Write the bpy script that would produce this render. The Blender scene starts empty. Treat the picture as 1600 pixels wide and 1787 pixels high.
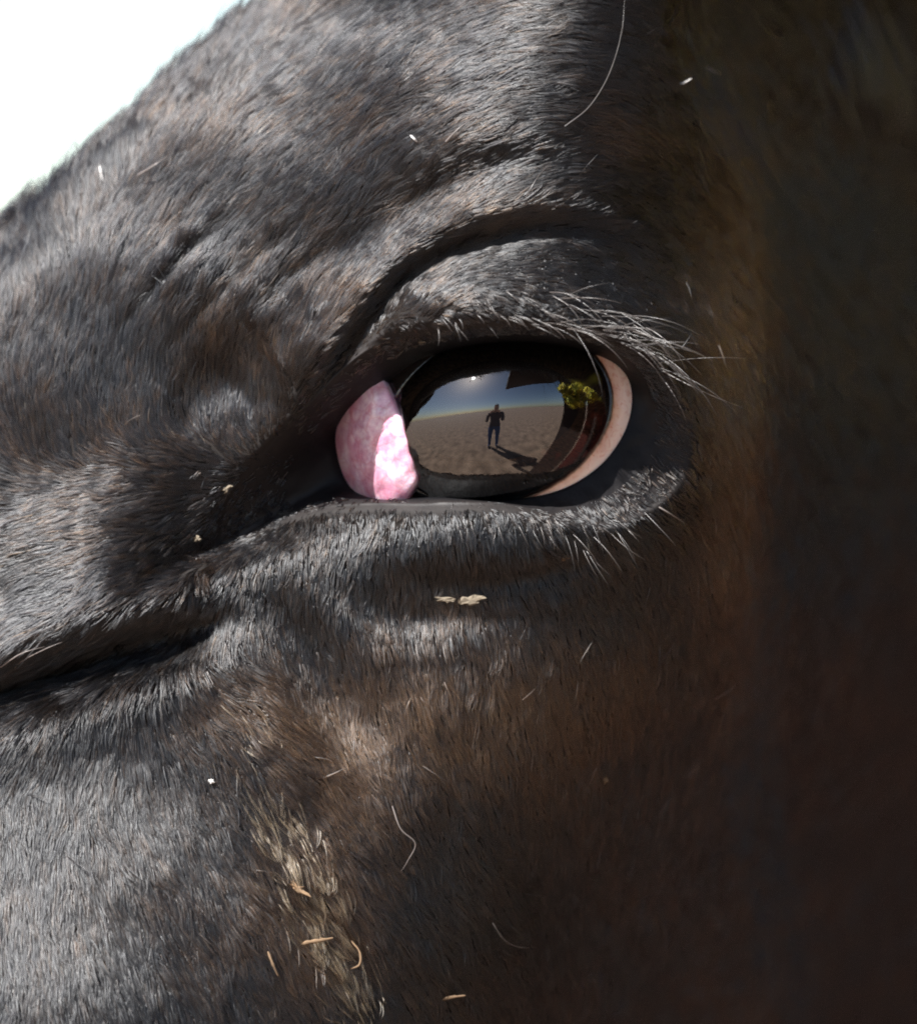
import bpy, math
import numpy as np
from mathutils import Vector

rng = np.random.default_rng(11)
SC = bpy.context.scene
COL = SC.collection

# ------------------------------------------------------------------ camera, sky, sun, exposure
# sizes are drawn up in tenths of a tenth of a millimetre-like "marks": K metres each
K = 0.11 / 1600.0            # 0.069 mm
EYE_Z = 0.0                  # the eye is the origin of heights
GROUND_Z = -1.50             # it is carried 1.5 m above the ground
D = 0.80                     # camera distance

cam_d = bpy.data.cameras.new("camera")
cam = bpy.data.objects.new("camera", cam_d); COL.objects.link(cam)
cam.location = (0, -D, EYE_Z)
cam.rotation_euler = (math.radians(90), 0, 0)
cam_d.sensor_fit = 'HORIZONTAL'; cam_d.sensor_width = 36.0
cam_d.lens = 36.0 * D / 0.11
cam_d.clip_start = 0.02; cam_d.clip_end = 6000
cam_d.dof.use_dof = True
cam_d.dof.focus_distance = D - 20 * K
cam_d.dof.aperture_fstop = 15.0
SC.camera = cam

SUN = Vector((-0.49, -0.46, 0.75)).normalized()      # towards the sun
world = bpy.data.worlds.new("World"); SC.world = world; world.use_nodes = True
wn = world.node_tree.nodes; wl = world.node_tree.links
bg = wn["Background"]; bg.inputs["Strength"].default_value = 0.062
sky = wn.new("ShaderNodeTexSky"); sky.sky_type = 'NISHITA'; sky.sun_disc = False
sky.sun_elevation = math.asin(SUN.z)
sky.sun_rotation = math.atan2(SUN.x, SUN.y)
sky.air_density = 1.0; sky.dust_density = 0.9; sky.ozone_density = 1.0
wl.new(sky.outputs[0], bg.inputs[0])

sun_d = bpy.data.lights.new("sun", 'SUN'); sun_d.energy = 5.0
sun_d.angle = math.radians(0.5); sun_d.color = (1.0, 0.99, 0.97)
sun = bpy.data.objects.new("sun", sun_d); COL.objects.link(sun)
sun.rotation_euler = (-SUN).to_track_quat('-Z', 'Y').to_euler()
sun.location = (-1, -2, 3.5)

vs = SC.view_settings
vs.view_transform = 'Standard'; vs.look = 'None'; vs.gamma = 1.0; vs.use_curve_mapping = False
vs.exposure = 1.9
SC.render.engine = 'CYCLES'
cy = SC.cycles
cy.use_denoising = True; cy.denoising_prefilter = 'NONE'; cy.sample_clamp_indirect = 3.0; cy.filter_width = 2.0
cy.use_adaptive_sampling = True; cy.adaptive_threshold = 0.01
cy.max_bounces = 4; cy.transparent_max_bounces = 12; cy.glossy_bounces = 3; cy.diffuse_bounces = 2
cy.transmission_bounces = 3; cy.caustics_reflective = False; cy.caustics_refractive = False
SC.cycles_curves.shape = 'RIBBONS'; SC.cycles_curves.subdivisions = 2

# ------------------------------------------------------------------ helpers
def W(x, y, h):
    """drawing marks (right, down, towards the viewer) to metres"""
    x = np.asarray(x, float); y = np.asarray(y, float); h = np.asarray(h, float)
    return np.stack([(x - 800) * K, -h * K, EYE_Z + (893.5 - y) * K], -1)

def new_mat(name):
    m = bpy.data.materials.new(name); m.use_nodes = True
    return m, m.node_tree.nodes, m.node_tree.links

def principled(name, col, rough=0.5, spec=0.5, sss=0.0, sss_r=(1, .3, .2), sss_scale=0.001):
    m, n, l = new_mat(name)
    b = n["Principled BSDF"]
    b.inputs["Base Color"].default_value = (*col, 1)
    b.inputs["Roughness"].default_value = rough
    b.inputs["Specular IOR Level"].default_value = spec
    if sss:
        b.inputs["Subsurface Weight"].default_value = sss
        b.inputs["Subsurface Radius"].default_value = sss_r
        b.inputs["Subsurface Scale"].default_value = sss_scale
    return m

def mesh_obj(name, verts, faces, mat, parent=None, smooth=True, attrs=None):
    me = bpy.data.meshes.new(name)
    verts = np.asarray(verts, np.float32)
    me.vertices.add(len(verts)); me.vertices.foreach_set("co", verts.ravel())
    faces = np.asarray(faces, np.int32); nf, k = faces.shape
    me.loops.add(nf * k); me.loops.foreach_set("vertex_index", faces.ravel())
    me.polygons.add(nf)
    me.polygons.foreach_set("loop_start", np.arange(0, nf * k, k, dtype=np.int32))
    me.polygons.foreach_set("loop_total", np.full(nf, k, np.int32))
    me.polygons.foreach_set("use_smooth", np.full(nf, smooth, bool))
    for an, av in (attrs or {}).items():
        a = me.attributes.new(an, 'FLOAT', 'POINT'); a.data.foreach_set("value", np.asarray(av, np.float32))
    me.update(); me.validate()
    o = bpy.data.objects.new(name, me); COL.objects.link(o)
    if mat: me.materials.append(mat)
    if parent: o.parent = parent
    return o

def empty(name, parent=None, loc=(0, 0, 0)):
    o = bpy.data.objects.new(name, None); COL.objects.link(o); o.parent = parent
    o.empty_display_size = 0.01; o.location = loc
    return o

def grid_faces(nr, nc, wrap=True):
    i = np.arange(nr - 1)[:, None]; j = np.arange(nc if wrap else nc - 1)[None, :]
    j2 = (j + 1) % nc
    return np.stack([i * nc + j, i * nc + j2, (i + 1) * nc + j2, (i + 1) * nc + j], -1).reshape(-1, 4)

def cr_closed(P, n):
    """periodic Catmull-Rom through the rows of P, n samples"""
    P = np.asarray(P, float); m = len(P)
    t = np.arange(n) * m / n; i = t.astype(int); f = (t - i)[:, None]
    p0, p1, p2, p3 = P[(i - 1) % m], P[i % m], P[(i + 1) % m], P[(i + 2) % m]
    return 0.5 * (2 * p1 + (p2 - p0) * f + (2 * p0 - 5 * p1 + 4 * p2 - p3) * f**2 + (3 * p1 - p0 - 3 * p2 + p3) * f**3)

def cr_open(P, n):
    P = np.asarray(P, float); m = len(P)
    Q = np.vstack([2 * P[0] - P[1], P, 2 * P[-1] - P[-2]])
    t = np.linspace(0, m - 1 - 1e-6, n); i = t.astype(int); f = (t - i)[:, None]
    p0, p1, p2, p3 = Q[i], Q[i + 1], Q[i + 2], Q[i + 3]
    return 0.5 * (2 * p1 + (p2 - p0) * f + (2 * p0 - 5 * p1 + 4 * p2 - p3) * f**2 + (3 * p1 - p0 - 3 * p2 + p3) * f**3)

def sstep(a, b, x):
    t = np.clip((x - a) / (b - a), 0, 1); return t * t * (3 - 2 * t)

def waves(seed, scale, n=14):
    r = np.random.default_rng(seed)
    k = r.normal(size=(n, 2)) * (2 * math.pi / scale) * 0.5
    k += 0.35 * (2 * math.pi / scale) * k / np.linalg.norm(k, axis=1, keepdims=True)
    p = r.uniform(0, 6.28, n)
    def f(x, y):
        s = 0
        for a, b in zip(k, p): s = s + np.sin(a[0] * x + a[1] * y + b)
        return s / math.sqrt(n / 2)
    return f

# ------------------------------------------------------------------ shape of the head
SIL_R, SIL_H = 760.0, 430.0
SLOPE = 1.7
E_N = np.array([0.65, 0.76])
XS_Y = np.array([-900, 0, 250, 450, 700, 950, 1150, 1350, 1600, 1900, 2800.])
XS_X = np.array([1100, 1090, 1080, 1120, 1190, 1200, 1110, 990, 860, 750, 480.])
XE_Y = np.array([-900, 0, 120, 260, 450, 700, 1000, 1250, 1500, 1800, 2800.])
XE_X = np.array([1120, 1150, 1185, 1300, 1350, 1350, 1315, 1300, 1330, 1400, 1600.])

def smooth_interp(y, ys, xs):
    w = 0
    for o, a in ((-80, .2), (-40, .2), (0, .2), (40, .2), (80, .2)):
        w = w + a * np.interp(y + o, ys, xs)
    return w

# creases and swellings: (points, depth along points, half width, swelling height on the + side, + side offset)
def poly_dist(x, y, pts, vals):
    """distance to a polyline, sign (+ = left-hand side going along it on the page, i.e. above for rightward), value along"""
    pts = cr_open(pts, 24); vals = np.interp(np.linspace(0, 1, 24), np.linspace(0, 1, len(vals)), vals)
    best = np.full(x.shape, 1e9); sg = np.zeros(x.shape); vv = np.zeros(x.shape)
    for i in range(23):
        a, b = pts[i], pts[i + 1]; ab = b - a; L2 = ab @ ab
        t = ((x - a[0]) * ab[0] + (y - a[1]) * ab[1]) / L2
        tc = np.clip(t, 0, 1)
        dx = x - a[0] - tc * ab[0]; dy = y - a[1] - tc * ab[1]
        d = np.hypot(dx, dy); cr = ab[1] * (x - a[0]) - ab[0] * (y - a[1])
        m = d < best
        fade = np.ones_like(d)
        if i == 0: fade = np.where(t < 0, np.exp(-(d / 60) ** 2), 1)
        if i == 22: fade = np.where(t > 1, np.exp(-(d / 60) ** 2), 1)
        best = np.where(m, d, best); sg = np.where(m, np.sign(cr), sg)
        vv = np.where(m, (vals[i] * (1 - tc) + vals[i + 1] * tc) * fade, vv)
    return best, sg, vv

FOLDS = [
    # crease over the upper lid, brow swelling above it
    dict(p=[(540, 690), (590, 625), (640, 560), (700, 492), (770, 445), (850, 415), (930, 398), (1010, 398), (1100, 415)],
         v=[.4, .9, 1, 1, .95, .8, .65, .5, .12], dep=46, w=19, up=36, uo=52, uw=52, lo=12, low=60),
    # soft trough over the brow
    dict(p=[(560, 470), (660, 400), (740, 345), (820, 305), (900, 290), (1000, 290)],
         v=[.15, .5, .9, 1, .8, .2], dep=22, w=42, up=8, uo=70, uw=70, lo=6, low=70),
    # deep fold running out at the lower left
    dict(p=[(-160, 1262), (0, 1205), (100, 1172), (200, 1138), (300, 1110), (390, 1082)],
         v=[1, 1, 1, .85, .55, .1], dep=105, w=34, up=58, uo=75, uw=70, lo=14, low=80),
    # hollow before the inner corner
    dict(p=[(330, 720), (390, 660), (450, 620)], v=[.5, 1, .4], dep=36, w=75, up=0, uo=90, uw=60, lo=0, low=60),
    # raised rim of the inner corner
    dict(p=[(310, 1030), (340, 950), (385, 860), (450, 780), (530, 700)], v=[.5, .9, 1, 1, .5], dep=-15, w=34, up=0, uo=60, uw=60, lo=0, low=60),
    # forehead wrinkles
    dict(p=[(180, 560), (240, 470), (300, 400), (370, 320)], v=[.2, 1, 1, .1], dep=13, w=14, up=6, uo=28, uw=22, lo=5, low=28),
    dict(p=[(260, 640), (330, 540), (420, 440), (500, 370)], v=[.1, .7, .7, .1], dep=9, w=16, up=4, uo=34, uw=26, lo=4, low=30),
    dict(p=[(420, 560), (500, 470), (600, 400)], v=[.1, .9, .1], dep=12, w=18, up=5, uo=34, uw=26, lo=3, low=30),
    dict(p=[(470, 520), (520, 570), (560, 590)], v=[.2, .8, .2], dep=8, w=12, up=0, uo=34, uw=26, lo=3, low=30),
    dict(p=[(520, 260), (640, 190), (780, 150), (920, 150)], v=[.1, .8, .8, .1], dep=8, w=20, up=4, uo=40, uw=30, lo=3, low=30),
    # creases below the lower lid
    dict(p=[(700, 1010), (830, 1018), (950, 1000), (1060, 965)], v=[.1, .7, 1, .3], dep=9, w=20, up=5, uo=45, uw=36, lo=7, low=40),
    dict(p=[(540, 1000), (660, 1075), (800, 1075), (940, 1070)], v=[.1, .6, .8, .2], dep=6, w=24, up=3, uo=50, uw=36, lo=6, low=40),
    dict(p=[(430, 1020), (520, 1110), (580, 1220), (640, 1330)], v=[.2, 1, 1, .1], dep=20, w=48, up=8, uo=80, uw=60, lo=10, low=80),
    # wet hollow low on the cheek
    dict(p=[(480, 1520), (560, 1610), (640, 1720), (700, 1850)], v=[.2, 1, .9, .6], dep=20, w=44, up=8, uo=80, uw=60, lo=6, low=80),
    dict(p=[(800, 1110), (760, 1250), (700, 1400), (690, 1500)], v=[.2, .8, .8, .2], dep=-16, w=80, up=0, uo=80, uw=60, lo=0, low=80),
]
n_big, n_mid, n_fin = waves(3, 520), waves(5, 170), waves(8, 60)

def relief(x, y):
    h = np.zeros(x.shape)
    for f in FOLDS:
        d, sg, v = poly_dist(x, y, f['p'], f['v'])
        h -= f['dep'] * v * np.exp(-(d / f['w']) ** 2)
        h += np.where(sg > 0, f['up'] * v * np.exp(-((d - f['uo']) / f['uw']) ** 2) * (1 - np.exp(-(d / f['w'])**2)), 0)
        h += np.where(sg < 0, f['lo'] * v * np.exp(-((d - f['low']) / f['low']) ** 2) * (1 - np.exp(-(d / f['w'])**2)), 0)
    h += 4.5 * n_big(x, y) + 0.6 * n_mid(x, y) + 0.6 * n_fin(x, y)
    # puffy upper and lower lids
    h += 40 * np.exp(-((x - 850) / 230) ** 2 - ((y - 520) / 75) ** 2)
    h += 34 * np.exp(-((x - 800) / 260) ** 2 - ((y - 960) / 70) ** 2)
    # the cheek swelling out below the fold
    h += 210 * np.exp(-((x - 60) / 480) ** 2 - ((y - 1950) / 520) ** 2)
    # the pad left of the inner corner and the brow bone
    h += 36 * np.exp(-((x - 190) / 170) ** 2 - ((y - 960) / 120) ** 2)
    h += 70 * np.exp(-((x - 820) / 330) ** 2 - ((y - 250) / 190) ** 2)
    return h

def body(x, y):
    """flat page position -> (x, y, h) on the head"""
    d = x * E_N[0] + (y - 378) * E_N[1] + 10 * np.sin(x / 140.0 + 1) + 6 * np.sin(y / 60.0)
    rel = relief(x, y)
    ph = np.maximum((SIL_R - d) / SIL_R, 0)
    phc = np.minimum(ph, 2.5); ex = (ph - phc) * SIL_R
    d2 = SIL_R - SIL_R * np.sin(phc) - ex * math.cos(2.5)
    hh = SIL_H * (np.cos(phc) - 1) - ex * math.sin(2.5) * SIL_H / SIL_R
    sh = np.where(ph > 0, d2 - d, 0)
    X = x + sh * E_N[0]; Y = y + sh * E_N[1]
    fade = np.exp(-np.maximum(ph - 1.0, 0) * 2)
    # the cheek turning away on the right
    xs = smooth_interp(y, XS_Y, XS_X); xe = smooth_interp(y, XE_Y, XE_X)
    dl = x - xs
    t = np.clip((dl + 360) / 800, 0, None)
    roll = np.where(t < 1, 800 * SLOPE * (t ** 3 - 0.5 * t ** 4), 800 * SLOPE * (0.5 + (t - 1)))
    edge = 190 * sstep(-30, 110, x - xe)
    keep = np.exp(-np.maximum(dl - 150, 0) / 260)
    # nose side sinks gently to the lower left
    left = 0.0005 * np.maximum(460 - x, 0) ** 2 / (1 + np.maximum(460 - x, 0) / 900) * sstep(500, 1300, y)
    return X, Y, hh + rel * fade * (0.25 + 0.75 * keep) - roll - edge - left

# lid rim (fur edge) with its height, and where the lid meets the eyeball
RIM = np.array([
 (388,948,-75, 592,822),(392,890,-55, 586,795),(430,825,-22, 584,772),(490,758,14, 592,745),(545,698,42, 612,718),
 (590,650,58, 640,695),(640,612,78, 682,660),(700,588,92, 735,625),(780,576,118, 800,608),(880,570,122, 880,600),
 (980,575,108, 965,603),(1060,592,84, 1030,614),(1120,622,40, 1078,635),(1162,672,-12, 1102,668),(1190,740,-45, 1104,715),
 (1190,810,-50, 1086,765),(1150,868,-25, 1046,815),(1080,903,2, 985,853),(990,904,32, 910,871),(900,882,52, 840,873),
 (820,877,52, 770,868),(730,879,30, 710,868),(640,878,0, 660,868),(550,887,-32, 622,853),(460,920,-62, 602,838)], float)
EC = np.array([872.0, 722.0]); ER = 322.0; EH = -288.0     # eyeball centre and radius

def ball_h(x, y, R=ER):
    return EH + np.sqrt(np.maximum(R * R - (x - EC[0]) ** 2 - (y - EC[1]) ** 2, 0))

NT = 960
R5 = cr_closed(RIM, NT)
# even the samples out along the rim
seg = np.hypot(*(np.roll(R5[:, :2], -1, 0) - R5[:, :2]).T); cum = np.concatenate([[0], np.cumsum(seg)])
u = np.linspace(0, cum[-1], NT, endpoint=False)
R5 = np.stack([np.interp(u, cum, np.append(R5[:, k], R5[0, k])) for k in range(5)], -1)
F, HF, EPT = R5[:, :2], R5[:, 2], R5[:, 3:5]
cen = np.array([800., 748.])
ang = np.unwrap(np.arctan2(F[:, 1] - cen[1], F[:, 0] - cen[0]))
lin = ang[0] + np.arange(NT) * 2 * math.pi / NT
th = 0.35 * ang + 0.65 * lin
OR = 2300 / (np.abs(np.cos(th)) ** 4 + np.abs(np.sin(th)) ** 4) ** 0.25
O = cen + OR[:, None] * np.stack([np.cos(th), np.sin(th)], -1)
sp = []; s = 2.0; tot = 0
while tot < 1900:
    sp.append(s); tot += s
    s = min(s * 1.06, 6.0) if tot < 1150 else s * 1.12
gs = np.concatenate([[0], np.cumsum(sp)]); gs /= gs[-1]
NR = len(gs)
FX = F[None] + (O - F)[None] * gs[:, None, None]
dist = np.linalg.norm(FX - F[None], axis=2)
bx, by, bh = body(FX[..., 0], FX[..., 1])
delta = (HF - bh[0])[None] * np.exp(-(dist / 110) ** 2)
bh = bh + delta
bh -= 10 * np.exp(-(dist / 10) ** 2)                       # rounded rim
fur_keep = np.ones_like(dist)
# bare lid between the rim and the eyeball
EHh = np.maximum(ball_h(EPT[:, 0], EPT[:, 1]) + 4, -125)
NB = 16
inner = []
for k in range(NB, 0, -1):
    t = k / NB
    p = F * (1 - t) + EPT * t
    hh = bh[0] + (EHh - bh[0]) * (0.25 * t + 0.75 * t ** 1.7) + 0.9 * n_fin(p[:, 0] * 1.6, p[:, 1] * 1.6) * math.sin(math.pi * t)
    inner.append((p, hh, np.full(NT, -t)))
tuck = []
for k in (3, 2, 1):
    p = EPT + (EC - EPT) * 0.07 * k; tuck.append((p, EHh - 40 * k, np.full(NT, -1.3)))
rows = tuck + inner
PX = np.concatenate([np.stack([r[0][:, 0] for r in rows]), bx]); PY = np.concatenate([np.stack([r[0][:, 1] for r in rows]), by])
PH = np.concatenate([np.stack([r[1] for r in rows]), bh]); ZN = np.concatenate([np.stack([r[2] for r in rows]), dist])
nrow = len(PX)
V = W(PX, PY, PH)                                          # nrow x NT x 3
FACES = grid_faces(nrow, NT)

# normals by finite differences
dU = np.roll(V, -1, 1) - np.roll(V, 1, 1); dR = np.gradient(V, axis=0)
NRM = np.cross(dU, dR); NRM /= np.linalg.norm(NRM, axis=2, keepdims=True) + 1e-20
if np.median(NRM[..., 1]) > 0: NRM = -NRM; 
n_test = np.cross(V[20, 1] - V[20, 0], V[21, 0] - V[20, 0])
if n_test @ NRM[20, 0] < 0: FACES = FACES[:, ::-1]

# ------------------------------------------------------------------ materials
def skin_material():
    m, n, l = new_mat("dark_skin"); b = n["Principled BSDF"]
    at = n.new("ShaderNodeAttribute"); at.attribute_name = "zone"
    ns = n.new("ShaderNodeTexNoise"); ns.inputs["Scale"].default_value = 700; ns.inputs["Detail"].default_value = 7; ns.inputs["Roughness"].default_value = 0.65
    tc = n.new("ShaderNodeTexCoord"); l.new(tc.outputs["Object"], ns.inputs["Vector"])
    mix = n.new("ShaderNodeMix"); mix.data_type = 'RGBA'
    mix.inputs[6].default_value = (0.006, 0.006, 0.007, 1); mix.inputs[7].default_value = (0.026, 0.021, 0.019, 1)
    l.new(ns.outputs[0], mix.inputs[0])
    zr = n.new("ShaderNodeMapRange"); zr.inputs[1].default_value = 0.0; zr.inputs[2].default_value = 30.0
    l.new(at.outputs["Fac"], zr.inputs[0])
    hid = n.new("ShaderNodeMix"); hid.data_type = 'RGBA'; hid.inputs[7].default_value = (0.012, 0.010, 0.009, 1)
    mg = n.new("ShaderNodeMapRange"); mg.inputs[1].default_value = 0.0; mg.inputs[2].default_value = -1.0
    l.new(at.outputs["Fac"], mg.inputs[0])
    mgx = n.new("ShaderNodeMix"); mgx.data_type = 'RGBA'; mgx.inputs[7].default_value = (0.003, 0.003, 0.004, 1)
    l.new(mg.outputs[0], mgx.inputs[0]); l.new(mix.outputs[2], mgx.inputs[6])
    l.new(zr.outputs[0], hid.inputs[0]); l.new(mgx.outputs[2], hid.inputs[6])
    l.new(hid.outputs[2], b.inputs["Base Color"])
    rg = n.new("ShaderNodeMapRange"); rg.inputs[3].default_value = 0.48; rg.inputs[4].default_value = 0.95
    l.new(zr.outputs[0], rg.inputs[0]); l.new(rg.outputs[0], b.inputs["Roughness"])
    b.inputs["Specular IOR Level"].default_value = 0.14
    bp = n.new("ShaderNodeBump"); bp.inputs["Strength"].default_value = 0.30; bp.inputs["Distance"].default_value = 0.0004
    l.new(ns.outputs[0], bp.inputs["Height"]); l.new(bp.outputs[0], b.inputs["Normal"])
    return m

def hair_material(name, rough=0.26, radial=0.5):
    m, n, l = new_mat(name)
    n.remove(n["Principled BSDF"])
    h = n.new("ShaderNodeBsdfHairPrincipled"); h.model = 'CHIANG'; h.parametrization = 'COLOR'
    at = n.new("ShaderNodeAttribute"); at.attribute_name = "tint"
    l.new(at.outputs["Color"], h.inputs["Color"])
    h.inputs["Roughness"].default_value = rough; h.inputs["Radial Roughness"].default_value = radial
    h.inputs["Random Roughness"].default_value = 0.3; h.inputs["IOR"].default_value = 1.50
    l.new(h.outputs[0], n["Material Output"].inputs["Surface"])
    return m

M_SKIN = skin_material(); M_HAIR = hair_material("coat_hair")

# ------------------------------------------------------------------ the horse
horse = empty("horse", loc=(0, 0.25, 0))
horse["label"] = "dark brown horse seen close up, its shaggy head filling the frame"
horse["category"] = "horse"
def under(o, p):
    o.parent = p; o.matrix_parent_inverse = p.matrix_basis.inverted() if p is horse else p.matrix_basis.inverted()
    return o
horse.location = (0, 0, 0)

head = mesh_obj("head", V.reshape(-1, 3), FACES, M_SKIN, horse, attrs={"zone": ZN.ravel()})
head["label"] = "dark skin of the head and eyelids, bare round the eye"

# ---- eyeball
def cap(R, cx, cy, ch, amax, na=200, nr=70, squash=(1, 1), rfun=None):
    """polar cap of a ball facing the viewer; returns page coords"""
    th = np.linspace(0, 2 * math.pi, na, endpoint=False)[None]; al = (np.linspace(0.0, 1, nr) * amax)[:, None]
    r = R if rfun is None else rfun(th, al)
    x = cx + squash[0] * r * np.sin(al) * np.cos(th); y = cy + squash[1] * r * np.sin(al) * np.sin(th)
    return x, y, ch + r * np.cos(al) + 0 * th

LC = np.array([870., 728.]); LA, LB, LR = 203., 148., -0.35   # edge of the cornea: centre, half axes, tilt
def limbus(th, sc=1.0, a=LA, b=LB, c=LC, rot=LR):
    u_ = a * sc * np.cos(th); v_ = b * sc * np.sin(th)
    return c[0] + u_ * math.cos(rot) - v_ * math.sin(rot), c[1] + u_ * math.sin(rot) + v_ * math.cos(rot)
def limbus_q(x, y):
    dx = x - LC[0]; dy = y - LC[1]; cr_, sr_ = math.cos(LR), math.sin(LR)
    return np.sqrt(((dx * cr_ + dy * sr_) / LA) ** 2 + ((-dx * sr_ + dy * cr_) / LB) ** 2)
def sclera_material():
    m, n, l = new_mat("eye_white"); b = n["Principled BSDF"]
    at = n.new("ShaderNodeAttribute"); at.attribute_name = "rim"        # 1 at the cornea's edge, growing outwards
    side = n.new("ShaderNodeAttribute"); side.attribute_name = "side"
    ns = n.new("ShaderNodeTexNoise"); ns.inputs["Scale"].default_value = 420; ns.inputs["Detail"].default_value = 4
    tc = n.new("ShaderNodeTexCoord"); l.new(tc.outputs["Object"], ns.inputs["Vector"])
    a1 = n.new("ShaderNodeMath"); a1.operation = 'MULTIPLY_ADD'; l.new(ns.outputs[0], a1.inputs[0]); a1.inputs[1].default_value = 0.13
    l.new(at.outputs["Fac"], a1.inputs[2])
    cr = n.new("ShaderNodeValToRGB"); e = cr.color_ramp.elements
    e[0].position = 0.0; e[0].color = (0.004, 0.003, 0.003, 1)
    e[1].position = 1.0; e[1].color = (0.62, 0.50, 0.46, 1)
    for p, c in ((0.30, (0.006, 0.004, 0.004, 1)), (0.36, (0.10, 0.025, 0.015, 1)), (0.42, (0.60, 0.36, 0.27, 1)), (0.55, (0.80, 0.62, 0.54, 1))):
        q = cr.color_ramp.elements.new(p); q.color = c
    mr = n.new("ShaderNodeMapRange"); mr.inputs[1].default_value = 0.85; mr.inputs[2].default_value = 1.45
    l.new(a1.outputs[0], mr.inputs[0]); l.new(mr.outputs[0], cr.inputs[0])
    vn = n.new("ShaderNodeTexNoise"); vn.inputs["Scale"].default_value = 700; vn.inputs["Detail"].default_value = 5; vn.inputs["Distortion"].default_value = 2.5
    l.new(tc.outputs["Object"], vn.inputs["Vector"])
    vr = n.new("ShaderNodeMapRange"); vr.inputs[1].default_value = 0.52; vr.inputs[2].default_value = 0.68; vr.inputs[4].default_value = 0.55; l.new(vn.outputs[0], vr.inputs[0])
    vm = n.new("ShaderNodeMix"); vm.data_type = 'RGBA'; vm.blend_type = 'MULTIPLY'; vm.inputs[7].default_value = (0.75, 0.38, 0.30, 1)
    l.new(vr.outputs[0], vm.inputs[0]); l.new(cr.outputs[0], vm.inputs[6]); l.new(vm.outputs[2], b.inputs["Base Color"])
    b.inputs["Roughness"].default_value = 0.12; b.inputs["Coat Weight"].default_value = 0.6; b.inputs["Coat Roughness"].default_value = 0.03
    b.inputs["Subsurface Weight"].default_value = 0.25; b.inputs["Subsurface Scale"].default_value = 0.0012
    return m
M_SCL = sclera_material()
ex, ey, eh = cap(ER, EC[0], EC[1], EH, math.radians(100), 220, 110)
q = limbus_q(ex, ey)
# black pigment reaches further out on the inner and lower side
aa = np.arctan2(ey - LC[1], ex - LC[0])
shift = 0.34 * np.exp(-((np.abs(aa) - math.pi) / 0.9) ** 2) + 0.10 * np.exp(-((aa - 2.0) / 0.4) ** 2)
eh = eh - np.where(q < 1.0, 26 * sstep(1.0, 0.86, q), 0)
ef = grid_faces(110, 220); ef = ef[(q.ravel()[ef] > 0.93).all(1)]      # open in front, where the cornea sits
eyeball = mesh_obj("eyeball", W(ex, ey, eh).reshape(-1, 3), ef, M_SCL, horse, attrs={"rim": (q - shift).ravel(), "side": aa.ravel()})
eyeball["label"] = "eyeball with pale outer rim of white"

# iris: oval ring with a wide oval pupil, fibres radiating
def iris_material():
    m, n, l = new_mat("iris"); b = n["Principled BSDF"]
    ra = n.new("ShaderNodeAttribute"); ra.attribute_name = "ring"
    sp_ = n.new("ShaderNodeAttribute"); sp_.attribute_name = "spoke"
    cb = n.new("ShaderNodeCombineXYZ")
    m1 = n.new("ShaderNodeMath"); m1.operation = 'MULTIPLY'; m1.inputs[1].default_value = 3.0; l.new(ra.outputs["Fac"], m1.inputs[0])
    m2 = n.new("ShaderNodeMath"); m2.operation = 'MULTIPLY'; m2.inputs[1].default_value = 14.0; l.new(sp_.outputs["Fac"], m2.inputs[0])
    l.new(m1.outputs[0], cb.inputs[0]); l.new(m2.outputs[0], cb.inputs[1])
    ns = n.new("ShaderNodeTexNoise"); ns.inputs["Scale"].default_value = 2.2; ns.inputs["Detail"].default_value = 8; l.new(cb.outputs[0], ns.inputs["Vector"])
    cr = n.new("ShaderNodeValToRGB"); e = cr.color_ramp.elements
    e[0].position = 0.3; e[0].color = (0.006, 0.003, 0.002, 1); e[1].position = 0.80; e[1].color = (0.13, 0.065, 0.03, 1)
    l.new(ns.outputs[0], cr.inputs[0])
    # yellow and red patches painted in to stand for mirrored things
    fl = n.new("ShaderNodeAttribute"); fl.attribute_name = "yellow_reflection"
    fr = n.new("ShaderNodeAttribute"); fr.attribute_name = "red_reflection"
    x1 = n.new("ShaderNodeMix"); x1.data_type = 'RGBA'; x1.inputs[7].default_value = (0.60, 0.47, 0.06, 1)
    l.new(fl.outputs["Fac"], x1.inputs[0]); l.new(cr.outputs[0], x1.inputs[6])
    x2 = n.new("ShaderNodeMix"); x2.data_type = 'RGBA'; x2.inputs[7].default_value = (0.40, 0.05, 0.02, 1)
    l.new(fr.outputs["Fac"], x2.inputs[0]); l.new(x1.outputs[2], x2.inputs[6])
    l.new(x2.outputs[2], b.inputs["Base Color"]); b.inputs["Roughness"].default_value = 0.7; b.inputs["Specular IOR Level"].default_value = 0.1
    bp = n.new("ShaderNodeBump"); bp.inputs["Distance"].default_value = 0.0006; l.new(ns.outputs[0], bp.inputs["Height"]); l.new(bp.outputs[0], b.inputs["Normal"])
    return m
na, nr = 240, 40
tt = np.linspace(0, 2 * math.pi, na, endpoint=False)[None]; rr = np.linspace(0, 1, nr)[:, None]
pc = (862., 716.); pa, pb = 150., 88.
inx, iny = limbus(tt, 1.0, pa, pb, pc, -0.12)
oux, ouy = limbus(tt, 0.995)
ix = inx * (1 - rr) + oux * rr; iy = iny * (1 - rr) + ouy * rr
limb = -40.0
ih = ball_h(oux, ouy) * rr ** 2 + (limb + 12) * (1 - rr ** 2) - 3 + 3 * np.sin(9 * tt + 5 * rr) * rr * (1 - rr)
ih = np.minimum(ih, ball_h(ix, iy) - 6)
nz1, nz2 = waves(21, 40), waves(22, 26)
yellow_reflection = np.exp(-((ix - 1028 + 0.6 * (iy - 670)) / 34) ** 2 - ((iy - 668 + 0.35 * (ix - 1028)) / 20) ** 2) * 1.6 + 0.25 * nz1(ix, iy) - 0.9  # mirrored colours put into the iris colour
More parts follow.
